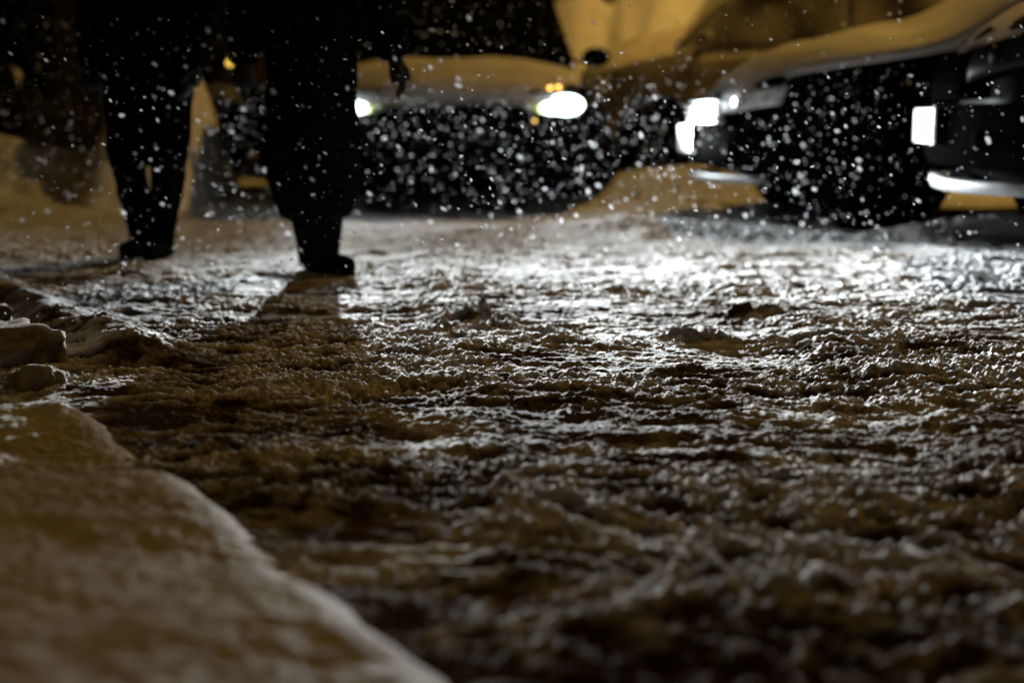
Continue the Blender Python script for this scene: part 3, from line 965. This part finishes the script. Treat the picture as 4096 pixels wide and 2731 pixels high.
street_lamp("tall steel street lamp with warm sodium head behind the parked cars", 5.6, 15.3, 1, SODIUM_W)
street_lamp("tall steel street lamp with warm sodium head beside the near snow bank", -5.6, -1.2, -1, NEAR_SODIUM_W)

# ------------------------------------------------------------------ background: boundary wall, fence and hedge lost in the dark
def build_background():
    m = MB(); m.box(-14, -1.0, 22.0, 22.3, -.2, 5.2)
    wl = m.build('house_wall', 'brick', None, smooth=False)
    tag(wl, "unlit dark wall of a house far behind the people", "house wall")
    # window openings and sill of the wall
    for x in (-11, -8, -5):
        q = MB(); q.box(x - .06, x + 1.06, 21.93, 22.01, 1.0, 2.6); fr = q.build('window', 'plastic', wl, smooth=False)
        q = MB(); q.box(x + .04, x + .96, 21.915, 21.928, 1.1, 2.5); q.build('pane', 'glass', fr, smooth=False)
    # evergreen hedge behind the parked cars
    hd = thing('hedge', "dark evergreen hedge behind the far lumpy snow heap", 'hedge', (3, 21.2, 0))
    q = MB()
    for k in range(26):
        x = -5.5 + k * .52 + random.uniform(-.1, .1)
        q.tube([(x, random.uniform(-.1, .1), -.1), (x + random.uniform(-.1, .1), 0, 1.2), (x + random.uniform(-.2, .2), 0, 2.6)], [.04, .03, .012], 6)
    q.build('stem', 'bark', hd)
    n = 9000
    pos = np.stack([rng.uniform(-6, 8.5, n), rng.normal(0, .42, n), rng.uniform(.1, 3.1, n)], -1)
    pos[:, 2] += .25 * np.sin(pos[:, 0] * 2.3) + .15 * np.sin(pos[:, 0] * 5.1)
    pos[:, 2] = np.clip(pos[:, 2], .05, 9)
    v = []; f = []
    for p in pos:
        d = Vector(rng.normal(size=3)).normalized(); e = d.orthogonal().normalized()
        L = random.uniform(.06, .13); W = L * .45
        k = len(v); c = Vector(p)
        v += [c - d * L, c + e * W, c + d * L, c - e * W]; f.append((k, k + 1, k + 2, k + 3))
    mk('foliage', v, f, 'leaf', hd, False)


build_background()

# ------------------------------------------------------------------ falling snow
def flake_mesh(seed, sub=2):
    r = random.Random(seed)
    bm = bmesh.new()
    bmesh.ops.create_icosphere(bm, subdivisions=sub, radius=1)
    ax = [r.uniform(.8, 1.2) for _ in range(3)]
    for v in bm.verts:
        k = r.uniform(.72, 1.2)
        v.co = Vector((v.co.x * 1.0 * k, v.co.y * .52 * ax[1] * k, v.co.z * .42 * ax[2] * k))
    return bm


FLK = [flake_mesh(i) for i in range(6)]
for k, bm in enumerate(FLK): bm.verts.ensure_lookup_table(); bm.verts.index_update()
FLS = [flake_mesh(i, 1) for i in range(6)]
for bm in FLS: bm.verts.ensure_lookup_table(); bm.verts.index_update()
FV = [np.array([v.co[:] for v in bm.verts]) for bm in FLS]
FF = [np.array([[v.index for v in p.verts] for p in bm.faces]) for bm in FLS]


def fall_positions(n):
    """even scatter through the air above the road"""
    x = rng.uniform(-4.6, 4.6, n); y = rng.uniform(2.4, 10.8, n); z = rng.uniform(.03, 2.1, n)
    k = np.abs(x) < .50 * y + .5
    x, y, z = x[k], y[k], z[k]
    # not inside cars
    inside = ((np.abs(x + .43) < .95) & (y > 9.45) & (z < 1.2)) | ((x > 1.0) & (y > 7.5) & (y < 9.4) & (z < 1.3)) | ((x > 1.75) & (y > 5.0) & (y < 7.0) & (z < 1.4))
    inside |= (np.hypot(x - xr, y - yr) < .36) | (np.hypot(x - xl, y - yl) < .36)
    gh = ground_h(x, y)
    k = ~inside & (z > gh + .03) & (rng.random(len(x)) < np.clip((y - 2.2) / 3.2, .2, 1.0) * np.where(z > .85, .5, 1.0))
    return np.stack([x, y, z], -1)[k]


pos = fall_positions(58000)
size = np.clip(np.exp(rng.normal(math.log(.0028), .72, len(pos))), .0010, np.where(pos[:, 1] < 4.8, .0062, .0150))      # half length
yaw = rng.normal(0, .5, len(pos)); tilt = rng.normal(R(32), R(22), len(pos)); roll = rng.uniform(0, 6.28, len(pos))
app = size / np.maximum(pos[:, 1], .8)
# keep those in the picture area first for the individual ones
vis = (np.abs(pos[:, 0]) < .36 * pos[:, 1]) & (pos[:, 2] < .62 + .083 * pos[:, 1]) & (pos[:, 1] > 2.2)
score = np.where(vis, app, 0)
big = np.argsort(-score)[:300]
bigset = np.zeros(len(pos), bool); bigset[big] = True
FM = []
for k in range(6):
    me = bpy.data.meshes.new("snowflake"); FLK[k].to_mesh(me); me.materials.append(M['flake'])
    me.polygons.foreach_set("use_smooth", [True] * len(me.polygons)); FM.append(me)
for i in big:
    o = bpy.data.objects.new("snowflake", FM[i % 6])
    sc.collection.objects.link(o)
    o.location = pos[i]
    o.scale = (size[i],) * 3
    o.rotation_euler = (roll[i], tilt[i], yaw[i])
    tag(o, "small white snowflake falling through the headlight beams", "snowflake", "falling snowflakes")
vs = []; fs = []; k0 = 0
for i in np.nonzero(~bigset)[0]:
    R3 = np.array(Matrix.Rotation(yaw[i], 3, 'Z') @ Matrix.Rotation(tilt[i], 3, 'Y') @ Matrix.Rotation(roll[i], 3, 'X'))
    q = FV[i % 6] @ R3.T * size[i] + pos[i]
    vs.append(q); fs.append(FF[i % 6] + k0); k0 += len(q)
vs = np.concatenate(vs); fs = np.concatenate(fs)
me = bpy.data.meshes.new("falling_snow")
me.vertices.add(len(vs)); me.vertices.foreach_set("co", vs.reshape(-1).astype(np.float32))
me.loops.add(len(fs) * 3); me.loops.foreach_set("vertex_index", fs.reshape(-1).astype(np.int32))
me.polygons.add(len(fs)); me.polygons.foreach_set("loop_start", np.arange(0, len(fs) * 3, 3, dtype=np.int32))
me.update(calc_edges=True); me.materials.append(M['flake'])
o = bpy.data.objects.new("falling_snow", me); sc.collection.objects.link(o)
tag(o, "countless fine snowflakes filling the air above the road", "falling snow", kind='stuff')
for bm in FLK + FLS: bm.free()
